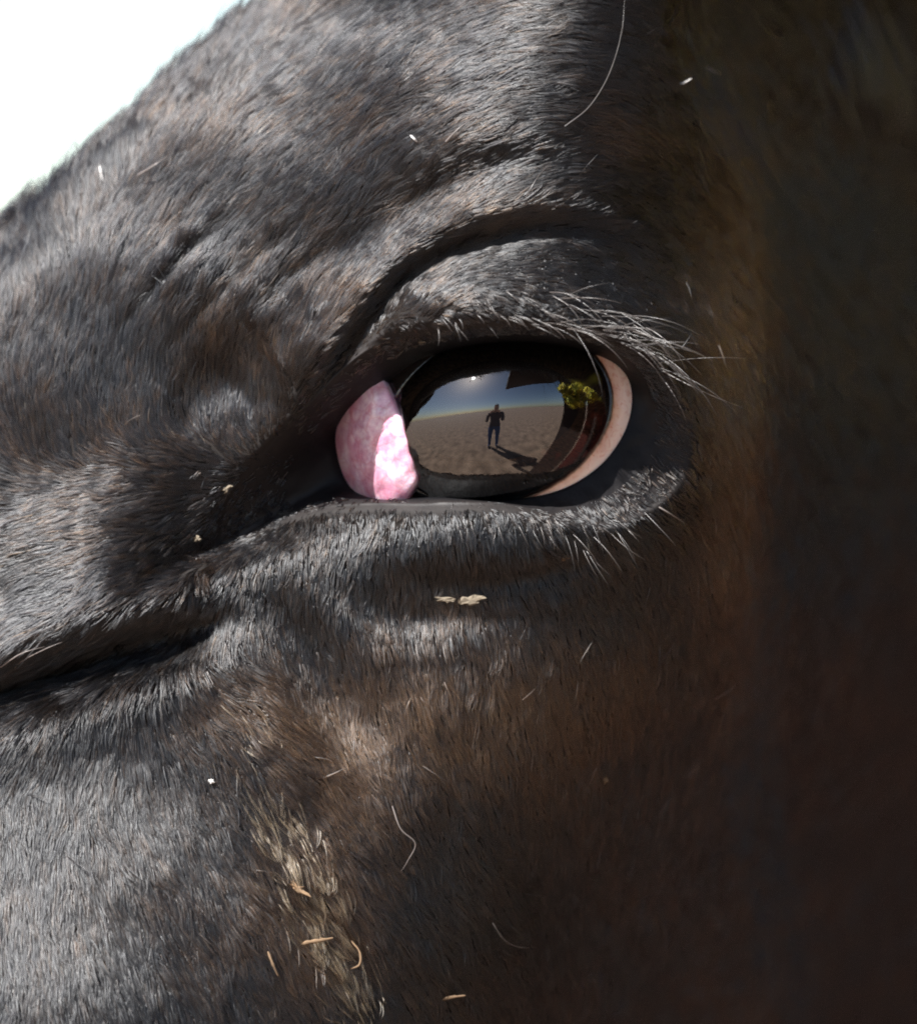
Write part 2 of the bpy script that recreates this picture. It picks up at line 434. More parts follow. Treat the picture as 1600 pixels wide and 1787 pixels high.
red_reflection = np.exp(-((ix - 1040) / 32) ** 2 - ((iy - 735) / 24) ** 2) * 1.3 + np.exp(-((ix - 962) / 24) ** 2 - ((iy - 792) / 16) ** 2) * 1.2 + 0.25 * nz2(ix, iy) - 0.9
iris = mesh_obj("iris", W(ix, iy, ih).reshape(-1, 3), grid_faces(nr, na)[:, ::-1], iris_material(), eyeball,
                attrs={"ring": np.broadcast_to(rr, ix.shape).ravel(), "spoke": np.broadcast_to(np.sin(tt / 2) * 3, ix.shape).ravel(),
                       "yellow_reflection": np.clip(yellow_reflection, 0, 1).ravel(), "red_reflection": np.clip(red_reflection, 0, 1).ravel()})
M_PUP = principled("pupil_black", (0.004, 0.004, 0.006), 0.5, 0.1)
pr = np.linspace(0.02, 1.02, 14)[:, None]
pupil = mesh_obj("pupil", W(*limbus(tt, pr, pa, pb, pc, -0.12), limb + 2 - 20 * (1 - pr ** 2) + 0 * tt).reshape(-1, 3),
                 grid_faces(14, na), M_PUP, eyeball)
# cornea: clear dome, index raised above a real cornea's to brighten its reflections
m, n, l = new_mat("clear_cornea"); n.remove(n["Principled BSDF"])
fz = n.new("ShaderNodeFresnel"); fz.inputs[0].default_value = 2.2
tr = n.new("ShaderNodeBsdfTransparent"); tr.inputs[0].default_value = (0.93, 0.92, 0.90, 1)
gl = n.new("ShaderNodeBsdfGlossy"); gl.inputs["Roughness"].default_value = 0.018
mx = n.new("ShaderNodeMixShader"); l.new(fz.outputs[0], mx.inputs[0]); l.new(tr.outputs[0], mx.inputs[1]); l.new(gl.outputs[0], mx.inputs[2])
l.new(mx.outputs[0], n["Material Output"].inputs["Surface"]); M_COR = m
rr = np.linspace(0.0, 1, 60)[:, None]
cx, cyy = limbus(tt, 1.02 * rr)
chh = ball_h(cx, cyy) + 1.5 + (54 - 12 * (cyy - LC[1]) / LB) * (1 - rr ** 2)
cornea = mesh_obj("cornea", W(cx, cyy, chh).reshape(-1, 3), grid_faces(60, na), M_COR, eyeball)

# ---- third eyelid: pink fold across the inner corner
def pink_material():
    m, n, l = new_mat("pink_membrane"); b = n["Principled BSDF"]
    tc = n.new("ShaderNodeTexCoord")
    ns = n.new("ShaderNodeTexNoise"); ns.inputs["Scale"].default_value = 900; ns.inputs["Detail"].default_value = 7; ns.inputs["Roughness"].default_value = 0.7
    l.new(tc.outputs["Object"], ns.inputs["Vector"])
    cr = n.new("ShaderNodeValToRGB"); e = cr.color_ramp.elements
    e[0].position = 0.30; e[0].color = (0.42, 0.21, 0.32, 1); e[1].position = 0.62; e[1].color = (0.64, 0.49, 0.54, 1)
    l.new(ns.outputs[0], cr.inputs[0]); 
    n2 = n.new("ShaderNodeTexNoise"); n2.inputs["Scale"].default_value = 180; n2.inputs["Detail"].default_value = 3; n2.inputs["Distortion"].default_value = 1.2
    l.new(tc.outputs["Object"], n2.inputs["Vector"])
    c2 = n.new("ShaderNodeValToRGB"); e = c2.color_ramp.elements
    e[0].position = 0.40; e[0].color = (1, 1, 1, 1); e[1].position = 0.60; e[1].color = (0.88, 0.52, 0.62, 1)
    l.new(n2.outputs[0], c2.inputs[0])
    mu = n.new("ShaderNodeMix"); mu.data_type = 'RGBA'; mu.blend_type = 'MULTIPLY'; mu.inputs[0].default_value = 0.85
    l.new(cr.outputs[0], mu.inputs[6]); l.new(c2.outputs[0], mu.inputs[7])
    vo = n.new("ShaderNodeTexVoronoi"); vo.feature = 'DISTANCE_TO_EDGE'; vo.inputs["Scale"].default_value = 420
    dn = n.new("ShaderNodeVectorMath"); dn.operation = 'MULTIPLY_ADD'; dn.inputs[1].default_value = (.0022, .0022, .0022)
    l.new(n2.outputs["Color"], dn.inputs[0]); l.new(tc.outputs["Object"], dn.inputs[2]); l.new(dn.outputs[0], vo.inputs["Vector"])
    vr = n.new("ShaderNodeMapRange"); vr.inputs[1].default_value = 0.0; vr.inputs[2].default_value = 0.07; vr.inputs[3].default_value = 0.4; vr.inputs[4].default_value = 0.0
    l.new(vo.outputs["Distance"], vr.inputs[0])
    vm = n.new("ShaderNodeMix"); vm.data_type = 'RGBA'; vm.inputs[7].default_value = (0.42, 0.10, 0.14, 1)
    l.new(vr.outputs[0], vm.inputs[0]); l.new(mu.outputs[2], vm.inputs[6]); l.new(vm.outputs[2], b.inputs["Base Color"])
    b.inputs["Roughness"].default_value = 0.3; b.inputs["Coat Weight"].default_value = 1.0; b.inputs["Coat Roughness"].default_value = 0.1
    b.inputs["Subsurface Weight"].default_value = 0.3; b.inputs["Subsurface Scale"].default_value = 0.0012
    bp = n.new("ShaderNodeBump"); bp.inputs["Strength"].default_value = 0.25; bp.inputs["Distance"].default_value = 0.0005
    l.new(ns.outputs[0], bp.inputs["Height"]); l.new(bp.outputs[0], b.inputs["Normal"])
    return m
free = cr_open([(664, 640), (682, 676), (698, 706), (711, 732), (720, 760), (727, 788), (733, 812), (734, 838), (716, 872)], 60)
back = cr_open([(600, 640), (575, 680), (555, 720), (545, 760), (545, 800), (552, 840), (572, 870), (600, 893), (640, 905)], 60)
ts = np.linspace(0, 1, 40)
g = [];
for i, t in enumerate(ts):
    p = back * (1 - t) + free * t
    hb = np.maximum(ball_h(p[:, 0], p[:, 1]), -180) + 10
    bulge = 30 * np.sin(math.pi * np.clip(t * 1.06 - .03, 0, 1)) ** 0.9 + 5 * sstep(0.75, 0.93, t) + 0.8 * n_fin(p[:, 0] * 1.5, p[:, 1] * 1.5)
    drop = 16 * sstep(0.93, 1.0, t)
    g.append(np.concatenate([p, (hb + bulge - drop)[:, None]], 1))
p = g[-1].copy(); p[:, 0] -= 8; p[:, 2] -= 30; g.append(p)
g = np.array(g)
third = mesh_obj("third_eyelid", W(g[..., 0], g[..., 1], g[..., 2]).reshape(-1, 3), grid_faces(41, 60, False)[:, ::-1], pink_material(), horse)
third["label"] = "pink third eyelid bulging at the inner corner of the eye"
# thin pale conjunctiva strip below it is part of the eyeball's white

# ------------------------------------------------------------------ coat
FLOW = np.array([
 (60,340,-.6,-.8),(150,260,-.35,-.9),(300,140,-.1,-.95),(420,20,.2,-.95),(60,450,-.45,-.85),(140,520,.1,-1),
 (100,620,.25,-.95),(220,420,.45,-.85),(300,300,.6,-.75),(240,500,.5,-.86),(420,330,.72,-.7),(500,200,.82,-.55),(520,60,.75,-.6),(650,100,.9,-.4),
 (750,140,.96,-.25),(900,80,1,-.08),(950,180,1,-.05),(1060,240,.96,.15),(1120,120,.95,.25),(860,290,.85,-.45),(700,330,.75,-.62),
 (600,420,.66,-.72),(500,530,.55,-.82),(420,640,.3,-.94),(380,720,.0,-1),(240,700,.1,-1),(120,760,-.2,-.9),
 (330,830,-.85,-.25),(220,880,-.95,.15),(120,900,-.95,.2),(330,930,-.9,.35),(250,1000,-.85,.5),(90,1020,-.93,.3),(60,1120,-.8,.6),(250,1080,-.6,.8),
 (420,900,-.7,.6),(370,1020,-.35,.94),(460,1000,.05,1),(600,960,-.05,1),(720,980,.05,1),(820,940,.12,1),(920,950,.35,.94),(1010,960,.5,.86),(1090,950,.65,.76),
 (1160,900,.8,.6),(1200,840,.8,.6),(1210,740,.8,.6),(1160,620,.85,.5),(1070,560,.85,.45),(960,530,.75,-.1),(860,530,.6,.2),(760,540,.5,-.3),
 (660,580,.7,-.65),(760,480,.82,-.5),(880,450,.9,-.3),(1000,450,.97,-.02),(1100,450,.97,.2),(900,370,.92,-.3),(780,410,.8,-.5),(660,510,.7,-.68),
 (720,606,.0,1),(800,590,.15,.98),(900,584,.25,.96),(1000,590,.4,.9),
 (60,1260,-.4,.92),(180,1230,-.1,1),(100,1450,.12,1),(60,1650,.15,1),(250,1500,.38,.92),(330,1230,.55,.83),(420,1200,.85,.5),(500,1300,.72,.7),(400,1350,.5,.87),
 (560,1180,.35,.94),(650,1180,.25,.97),(620,1400,.55,.83),(560,1560,.55,.83),(620,1700,.5,.87),(300,1720,.4,.92),(750,1350,.4,.92),(850,1180,.15,1),(900,1300,.3,.95),
 (880,1600,.7,.7),(750,1650,.6,.8),(1050,1150,.3,.95),(1000,1450,.35,.94),(1200,1000,.4,.9),(1200,1400,.15,1),(1150,1650,.3,.95),
 (1260,700,.35,.94),(1260,500,.7,.7),(1230,330,.9,.4),(1300,150,.6,.8),(1450,300,.3,.95),(1500,1000,.1,1),(1450,1600,.15,1)], float)
FLOW[:, 2:] /= np.linalg.norm(FLOW[:, 2:], axis=1, keepdims=True)
LEN = np.array([(100,450,120),(300,300,105),(600,150,100),(900,150,95),(1100,250,105),(500,500,85),(400,680,75),(250,880,85),(330,950,60),(100,1100,110),(700,400,85),
 (850,480,46),(700,540,38),(900,540,38),(1050,520,50),(420,880,42),(500,970,42),(700,950,48),(900,960,62),(1050,960,70),(700,1080,70),(200,1300,85),(450,1250,80),(100,1600,90),
 (600,1500,85),(900,1300,75),(900,1600,80),(1200,1000,90),(1250,600,85),(1300,1400,110),(1500,800,120)], float)

def idw(x, y, pts, pw=3.2):
    acc = 0; ws = 0
    for r in pts:
        w = 1 / (((x - r[0]) ** 2 + (y - r[1]) ** 2) / 1e4 + 0.05) ** (pw / 2)
        acc = acc + w[:, None] * r[None, 2:]; ws = ws + w
    return acc / ws[:, None]

c1, c2, c3, c4 = waves(31, 420), waves(32, 130), waves(33, 45), waves(34, 26)
TANS = [(560,1580,110,190,.7),(640,1330,230,170,.42),(440,1230,120,60,.5),(470,620,150,110,.2),(620,520,140,60,.3),(800,1230,260,140,.6),(1080,230,110,60,.55),(1280,700,80,420,1.2),
        (1000,1200,260,120,.5),(800,1045,80,24,.5),(880,380,190,40,.35),(200,1080,170,50,.15),(230,250,260,60,.15)]

from mathutils.kdtree import KDTree
def nearest(xy, cxy):
    kd = KDTree(len(cxy))
    for q, p in enumerate(cxy): kd.insert((p[0], p[1], 0), q)
    kd.balance(); f = kd.find
    return np.array([f((p[0], p[1], 0))[1] for p in xy.tolist()])

# top of the skin over the page, for laying hairs on it
TS = 5.0
tx0, ty0 = -400.0, -400.0; TW, TH = int(2400 / TS), int(2600 / TS)
ti = ((PY[3:] - ty0) / TS).astype(int); tj = ((PX[3:] - tx0) / TS).astype(int)
okm = (ti >= 0) & (ti < TH) & (tj >= 0) & (tj < TW) & (NRM[3:, :, 1] < -0.04)
cellid = (ti * TW + tj)[okm]
cntc = np.bincount(cellid, minlength=TH * TW).reshape(TH, TW).astype(float)
sumc = np.bincount(cellid, PH[3:][okm], minlength=TH * TW).reshape(TH, TW)
def box3(G):
    G = G + np.roll(G, 1, 0) + np.roll(G, -1, 0); return G + np.roll(G, 1, 1) + np.roll(G, -1, 1)
TOP = np.where(cntc > 0, sumc / np.maximum(cntc, 1), -9999.0)
for _ in range(3):                                   # fill cells without a vertex from their neighbours
    cntc, sumc = box3(cntc), box3(sumc); TOP = np.where((TOP < -9000) & (cntc > 0), sumc / np.maximum(cntc, 1e-9), TOP)
for _ in range(2):
    sm = box3(np.where(TOP < -9000, 0, TOP)) / np.maximum(box3((TOP > -9000).astype(float)), 1e-9); TOP = np.where(TOP < -9000, TOP, sm)
def TOP_at(x, y):
    fx = np.clip((x - tx0) / TS - .5, 0, TW - 2.001); fy = np.clip((y - ty0) / TS - .5, 0, TH - 2.001)
    i0 = fy.astype(int); j0 = fx.astype(int); a = fx - j0; b = fy - i0
    return TOP[i0, j0] * (1 - a) * (1 - b) + TOP[i0, j0 + 1] * a * (1 - b) + TOP[i0 + 1, j0] * (1 - a) * b + TOP[i0 + 1, j0 + 1] * a * b

def strands(n_want, region, len_mul=1.0, rad=1.0, npt=6, per=(6, 6), gat=1.0):
    """roots, shapes and colours of n_want hairs inside region(x, y) -> density 0..1"""
    r0 = len(rows) - 9
    A = V[r0:-1]; quad = np.linalg.norm(np.cross(np.roll(A, -1, 1) - A, V[r0 + 1:] - A), axis=2)
    dens = region(PX[r0:-1], PY[r0:-1], ZN[r0:-1], NRM[r0:-1])
    wgt = (quad * dens).ravel(); cs = np.cumsum(wgt); cs /= cs[-1]
    idx = np.searchsorted(cs, rng.random(n_want)); idx = np.minimum(idx, len(wgt) - 1)
    i = idx // NT + r0; j = idx % NT; j2 = (j + 1) % NT
    a = rng.random(n_want)[:, None]; b = rng.random(n_want)[:, None]
    def bil(G):
        if G.ndim == 2: G = G[..., None]
        return G[i, j] * (1 - a) * (1 - b) + G[i, j2] * a * (1 - b) + G[i + 1, j] * (1 - a) * b + G[i + 1, j2] * a * b
    root = bil(V); nor = bil(NRM); nor /= np.linalg.norm(nor, axis=1, keepdims=True)
    x = bil(PX)[:, 0]; y = bil(PY)[:, 0]; zn = bil(ZN)[:, 0]
    # wisps within locks: the first hairs drawn lead, the others follow the nearest leader
    n1 = n_want // per[0]; n2 = n1 // per[1]
    xy = np.stack([x, y], -1)
    g1 = nearest(xy, xy[:n1].tolist()); g2 = nearest(xy[:n1], xy[:n2].tolist())
    lk = g2[g1]
    r1 = rng.random((n1, 6)); r2 = rng.random((n2, 6))
    fl = idw(x, y, FLOW); fl /= np.linalg.norm(fl, axis=1, keepdims=True) + 1e-9
    an = np.arctan2(fl[:, 1], fl[:, 0]) + 0.05 * c2(x, y) + 0.04 * c3(x, y) + 0.20 * (r1[g1, 0] - .5) + 0.18 * (r2[lk, 0] - .5) + rng.normal(0, 0.10, n_want)
    stray = rng.random(n_want) < 0.0012; an = an + np.where(stray, rng.normal(0, 0.6, n_want), 0)
    L = idw(x, y, LEN, 2.5)[:, 0] * (0.65 + 0.4 * rng.random(n_want)) * (0.85 + 0.3 * r1[g1, 1]) * len_mul
    L = L * (0.38 + 0.62 * sstep(0, 60, zn)); L = np.where(stray, L * 1.2, L)
    lift = np.radians(8.5 + 4 * (r1[g1, 2] - .5) + 3 * (r2[lk, 2] - .5)) + rng.normal(0, 0.05, n_want) + np.where(stray, 0.2, 0)
    away = sstep(-0.55, -0.05, nor[:, 1]) * (x < 700) * (nor[:, 1] < 0.12)          # longer, looser hair over the outline of the forehead
    L = L * (1 + 0.35 * away); lift = lift + away * (0.10 + 0.38 * r1[g1, 1])
    v = np.stack([np.cos(an), 0 * an, -np.sin(an)], -1)
    t = v - (v * nor).sum(1, keepdims=True) * nor; t /= np.linalg.norm(t, axis=1, keepdims=True) + 1e-9
    side = np.cross(nor, t)
    curl = (0.15 * c3(y + 50, x) + 0.36 * (r1[g1, 3] - .5) + rng.normal(0, 0.12, n_want))
    pts = np.empty((n_want, npt, 3)); pts[:, 0] = root - nor * (2 * K)
    step = (L * K / (npt - 1))[:, None]; p = pts[:, 0].copy()
    for k in range(1, npt):
        s = (k - 0.5) / (npt - 1)
        la = (lift * (1.4 - 1.25 * s))[:, None]; ca = (curl * s)[:, None]
        dvec = (t * np.cos(ca) + side * np.sin(ca)) * np.cos(la) + nor * np.sin(la)
        p = p + dvec * step; pts[:, k] = p
    def gather(lead, amt):
        off = pts[:, 0] - pts[lead, 0]
        for k in range(1, npt):
            f = (k / (npt - 1)) ** 1.3
            tgt = pts[lead, k] + off * (1 - 0.95 * f)
            w = (amt * f)[:, None]
            pts[:, k] = pts[:, k] * (1 - w) + tgt * w
    near = lambda ld: (np.linalg.norm(pts[:, 0] - pts[ld, 0], axis=1) < 60 * K)   # never follow a hair on the far side
    gather(g1, near(g1) * gat * np.where(stray, 0.05, 0.18 + 0.34 * r1[g1, 4]))
    gather(lk, near(lk) * gat * np.where(stray, 0.0, 0.04 + 0.18 * r2[lk, 4]))
    # keep every hair on top of the skin it lies over
    worst = np.zeros(n_want)
    for k in range(1, npt):
        q = pts[:, k]; f = k / (npt - 1)
        xx = q[:, 0] / K + 800; yy = 893.5 - (q[:, 2] - EYE_Z) / K
        need = TOP_at(xx, yy) + 0.5 + (2 + 5 * r1[g1, 2]) * f
        lo = need - (-q[:, 1] / K)
        worst = np.maximum(worst, lo); q[:, 1] -= np.clip(lo, 0, 60) * K
    prof = np.array([1, 1, .95, .8, .55, .12]) if npt == 6 else np.linspace(1, .1, npt)
    R = (rad * K * (0.7 + 0.6 * rng.random(n_want)))[:, None] * prof[None]
    # leave out hairs that would run into a fold or point straight at the viewer
    tip = pts[:, -1] - pts[:, 0]; endon = -tip[:, 1] / (np.linalg.norm(tip, axis=1) + 1e-12)
    R[((worst > 30) & (worst < 200)) | (endon > 0.8)] = 0.0
    # coat colour: near black with browner, sun-bleached places
    tan = 0.0 + 0.03 * c1(x, y) + 0.03 * c2(x + 90, y)
    for (cx_, cy_, sx, sy, am) in TANS: tan = tan + am * 0.45 * np.exp(-((x - cx_) / sx) ** 2 - ((y - cy_) / sy) ** 2)
    tan = np.clip(tan + 0.14 * (r1[g1, 5] - .5) + 0.10 * (r2[lk, 5] - .5) + rng.normal(0, 0.12, n_want), 0, 1) ** 1.25
    dark = np.array([0.0032, 0.0031, 0.0036]); brown = np.array([0.095, 0.048, 0.021])
    colr = dark[None] * (1 - tan[:, None]) + brown[None] * tan[:, None]
    pale = rng.random(n_want) < 0.0012; colr[pale] = np.array([0.09, 0.07, 0.05])
    ok_ = R[:, 0] > 0
    return pts[ok_], R[ok_], colr[ok_], x[ok_], y[ok_]

def curves_obj(name, pts, R, colr, mat, parent):
    n_, k = pts.shape[:2]
    cu = bpy.data.hair_curves.new(name); cu.add_curves([k] * n_)
    cu.position_data.foreach_set("vector", pts.astype(np.float32).ravel())
    ra = cu.attributes.get("radius") or cu.attributes.new("radius", 'FLOAT', 'POINT')
    ra.data.foreach_set("value", R.astype(np.float32).ravel())
    ca = cu.attributes.new("tint", 'FLOAT_COLOR', 'CURVE')
    ca.data.foreach_set("color", np.concatenate([colr, np.ones((n_, 1))], 1).astype(np.float32).ravel())
    cu.materials.append(mat)
    o = bpy.data.objects.new(name, cu); COL.objects.link(o); o.parent = parent
    return o

def in_frame(x, y, m=130):
    return (x > -m) & (x < 1600 + m) & (y > -m) & (y < 1787 + m)
def bare(x, y, z):
    bev = np.where((y < 660) & (x > 560) & (x < 1110), 0.15 + 0.8 * sstep(600, 740, x), np.where(x > 1000, 0.7, np.where(y > 850, 0.6, 0.12)))
    lo = np.where(z < 0, bev, sstep(-2, 12, z))
    low_right = np.exp(-((x - 1160) / 60) ** 2 - ((y - 810) / 90) ** 2)
    return lo * np.clip(1 - 0.9 * low_right, 0.3, 1)
def reg_near(x, y, z, nrm): return in_frame(x, y) * bare(x, y, z) * np.where(x > 1330, .55, 1.0) * (nrm[..., 1] < 0.12)
def reg_far(x, y, z, nrm): return ((~in_frame(x, y)) | (nrm[..., 1] >= 0.12)) * (np.hypot(x - 800, y - 890) < 2200)

pts, R, colr, hx, hy = strands(330000, reg_near, len_mul=0.7, rad=0.74)
upper_lid = np.array([(540,690),(590,625),(640,560),(700,492),(770,445),(850,415),(930,398),(1010,398),(1100,415),(1230,520),(1230,720)], float)
def crease_y(x): return np.interp(x, upper_lid[:9, 0], upper_lid[:9, 1])
is_up = (hx > 540) & (hx < 1210) & (hy > crease_y(hx)) & (hy < 760)
is_low = (hx > 400) & (hx < 1200) & (hy >= 760) & (hy < 1060)
fold_y = np.interp(hx, [-300, 0, 200, 400, 560, 900, 1300], [1300, 1205, 1138, 1080, 1060, 1060, 1060])
is_right = hx > smooth_interp(hy, XE_Y, XE_X) - 40
is_cheek = (hy > fold_y)
is_corner = (hx <= 420) & (hy > 780)
cls = np.select([is_up, is_low, is_right, is_cheek, is_corner], [1, 2, 3, 4, 5], 0)
for k, nm, lb in ((0, "forehead_coat", "grey sheened dark coat of the forehead and brow"), (1, "upper_eyelid_coat", "short grey brown hair on the upper eyelid"),
                  (2, "lower_eyelid_coat", "short bristly hair below the eye"), (3, "temple_coat", "coat behind the eye in deep shade"),
                  (4, "cheek_coat", "streaky brown and grey coat of the cheek"), (5, "eye_corner_coat", "wavy hair before the inner corner of the eye")):
    s_ = cls == k
    o = curves_obj(nm, pts[s_], R[s_], colr[s_], M_HAIR, horse); o["label"] = lb; o["kind"] = "stuff"
# coarse bleached wisps over the wet hollow low on the cheek
def reg_wisp(x, y, z, nrm): return np.exp(-((x - 545 - 0.42 * (y - 1560)) / 42) ** 2 - ((y - 1560) / 190) ** 2) * (0.5 + 0.5 * (c3(x, y) > 0.3))
pts, R, colr, hx, hy = strands(520, reg_wisp, len_mul=0.8, rad=0.9, per=(8, 4), gat=1.3)
pts[:, 2:, 1] -= np.array([1, 3, 4, 5])[None] * K
tn = rng.uniform(.5, 1, len(hx))[:, None]; colr = tn * np.array([[0.135, 0.086, 0.046]])
o = curves_obj("bleached_wisps", pts, R, colr, M_HAIR, horse); o["kind"] = "stuff"; o["label"] = "pale tan wisps of hair low on the cheek"
# lock of mane hanging behind at the top right
def reg_mane(x, y, z, nrm): return np.exp(-((x - 1545) / 60) ** 2 - ((y + 20) / 60) ** 2)
pts, R, colr, hx, hy = strands(140, reg_mane, len_mul=2.6, rad=1.6, per=(12, 4))
pts[:, 1:, 1] -= np.array([12, 24, 30, 34, 36])[None] * K
colr = np.tile(np.array([[0.014, 0.013, 0.014]]), (len(hx), 1)) * rng.uniform(.5, 1.2, (len(hx), 1))
o = curves_obj("mane_lock", pts, R, colr, M_HAIR, horse); o["kind"] = "stuff"; o["label"] = "dim greyish lock of mane at the top right"
pts, R, colr, hx, hy = strands(70000, reg_far, len_mul=0.75, rad=2.0)
o = curves_obj("outer_coat", pts, R, colr, M_HAIR, horse); o["kind"] = "stuff"; o["label"] = "dark coat on the rest of the head"

# ------------------------------------------------------------------ lashes and long hairs: each its own tapered hair
def tube(name, path, r0, mat, parent, ns=5, tipr=0.12, flat=1.0, both=False):
    path = np.asarray(path, float); n_ = len(path)
    d = np.gradient(path, axis=0); d /= np.linalg.norm(d, axis=1, keepdims=True)
    ref = np.array([0, 1.0, 0]); a = np.cross(d, ref); a /= np.linalg.norm(a, axis=1, keepdims=True) + 1e-12; b = np.cross(d, a)
    th_ = np.arange(ns) * 2 * math.pi / ns
    rad = r0 * (1 - (1 - tipr) * np.linspace(0, 1, n_) ** 1.5)
    if both: rad = r0 * np.sin(math.pi * np.linspace(0.06, 0.94, n_)) ** 0.5 * np.random.default_rng(n_ + int(abs(path[0, 0]) * 1e5)).uniform(.6, 1.1, n_)
    b = b * flat
    v = path[:, None] + rad[:, None, None] * (np.cos(th_)[None, :, None] * a[:, None] + np.sin(th_)[None, :, None] * b[:, None])
    return mesh_obj(name, v.reshape(-1, 3), grid_faces(n_, ns), mat, parent)

def strand_mat(name, col, rough=0.35):
    m, n, l = new_mat(name); b = n["Principled BSDF"]
    ns = n.new("ShaderNodeTexNoise"); ns.inputs["Scale"].default_value = 700
    tc = n.new("ShaderNodeTexCoord"); l.new(tc.outputs["Object"], ns.inputs["Vector"])
    mx = n.new("ShaderNodeMix"); mx.data_type = 'RGBA'; l.new(ns.outputs[0], mx.inputs[0])
    mx.inputs[6].default_value = (*[c * .6 for c in col], 1); mx.inputs[7].default_value = (*[min(1, c * 1.3) for c in col], 1)
    l.new(mx.outputs[2], b.inputs["Base Color"]); b.inputs["Roughness"].default_value = rough
    return m
M_LASH = strand_mat("lash_hair", (0.042, 0.036, 0.033)); M_LASH2 = strand_mat("lash_dark", (0.05, 0.04, 0.035)); M_PALE = strand_mat("pale_hair", (0.13, 0.11, 0.10)); M_WHITE = strand_mat("white_hair", (0.5, 0.48, 0.46))

def rim_at(px_, upper=True):
    m_ = (F[:, 1] < 745) if upper else (F[:, 1] >= 745)
    k = np.where(m_)[0]; k = k[np.argmin(np.abs(F[k, 0] - px_))]
    return F[k, 0], F[k, 1], bh[0][k]
def head_h(x, y):
    d2 = (PX - x) ** 2 + (PY - y) ** 2 + np.where(NRM[..., 1] > 0.1, 1e6, 0)
    k = np.argmin(d2); return PH.ravel()[k]

ulash = empty("upper_eyelashes", horse); ulash["label"] = "pale upper lashes sweeping out to the right"
for i in range(105):
    t = (i / 104) ** 0.8; px_ = 760 + 390 * t + rng.normal(0, 14)
    x0, y0, h0 = rim_at(px_, True); up = rng.uniform(0, 1) ** 1.5 * 62; y0 -= up; h0 = max(head_h(x0, y0), h0 - up) + 3
    ln = (30 + 112 * sstep(0.25, 0.75, t)) * rng.uniform(.55, 1.15)
    a0 = (0.9 - 0.75 * sstep(0.1, 0.6, t)) + 0.25 * sstep(.75, 1, t) + rng.normal(0, .22); a1 = a0 + 0.5 + rng.normal(0, .25)
    P = []; x, y, h = x0, y0, h0
    for s in range(9):
        P.append((x, y, h)); f = s / 8; a = a0 * (1 - f) + a1 * f
        x += ln / 8 * math.cos(a); y += ln / 8 * math.sin(a); h += ln / 8 * (0.75 - 0.9 * f)
    P = np.array(P); tube("eyelash", W(P[:, 0], P[:, 1], P[:, 2]), rng.uniform(0.6, 1.15) * K, M_LASH if rng.random() < .55 else M_LASH2, ulash)
llash = empty("lower_eyelashes", horse); llash["label"] = "short pale lower lashes pointing down to the right"
for i in range(34):
    t = rng.random(); px_ = 790 + 350 * t + rng.normal(0, 8)
    x0, y0, h0 = rim_at(px_, False); y0 += rng.uniform(0, 55); h0 = head_h(x0, y0) + 2
    ln = (24 + 36 * sstep(0.2, 0.8, t)) * rng.uniform(.5, 1.4); a0 = 1.5 - 0.75 * t + rng.normal(0, .15); a1 = a0 + rng.normal(0, .2)
    P = []; x, y, h = x0, y0, h0
    for s in range(7):
        P.append((x, y, h)); f = s / 6; a = a0 * (1 - f) + a1 * f
        x += ln / 6 * math.cos(a); y += ln / 6 * math.sin(a); h += ln / 6 * (0.7 - 0.7 * f)
    P = np.array(P); tube("eyelash", W(P[:, 0], P[:, 1], P[:, 2]), rng.uniform(0.5, 0.85) * K, M_LASH if rng.random() < .35 else M_LASH2, llash)

def loose_hair(path, r, mat, loft=30, name="long_hair"):
    p = cr_open(path, 22); hh = np.array([head_h(*q) for q in p]); k_ = np.ones(7) / 7
    hh = np.convolve(np.pad(hh, 3, mode='edge'), k_, 'valid')
    return tube(name, W(p[:, 0], p[:, 1], hh + loft + 12 * np.sin(np.linspace(0, math.pi, 22))), r * K, mat, horse)
loose_hair([(985, 222), (1025, 190), (1055, 145), (1075, 95), (1088, 40), (1092, -10)], 1.5, M_LASH, 34)
loose_hair([(778, 250), (800, 228), (826, 208)], 1.6, M_PALE)
loose_hair([(918, 345), (938, 312), (960, 285)], 1.5, M_LASH)
loose_hair([(232, 296), (260, 280), (285, 262)], 2.2, M_PALE)
loose_hair([(685, 1405), (700, 1445), (725, 1470), (712, 1500), (700, 1520)], 1.4, M_PALE)
loose_hair([(860, 1615), (880, 1645), (905, 1660), (940, 1665)], 1.4, M_LASH)
loose_hair([(1150, 885), (1175, 900), (1200, 915)], 1.5, M_PALE)
loose_hair([(0, 1195), (30, 1160), (75, 1135), (110, 1120)], 1.6, M_PALE)
loose_hair([(0, 1165), (40, 1140), (80, 1128)], 1.5, M_PALE)

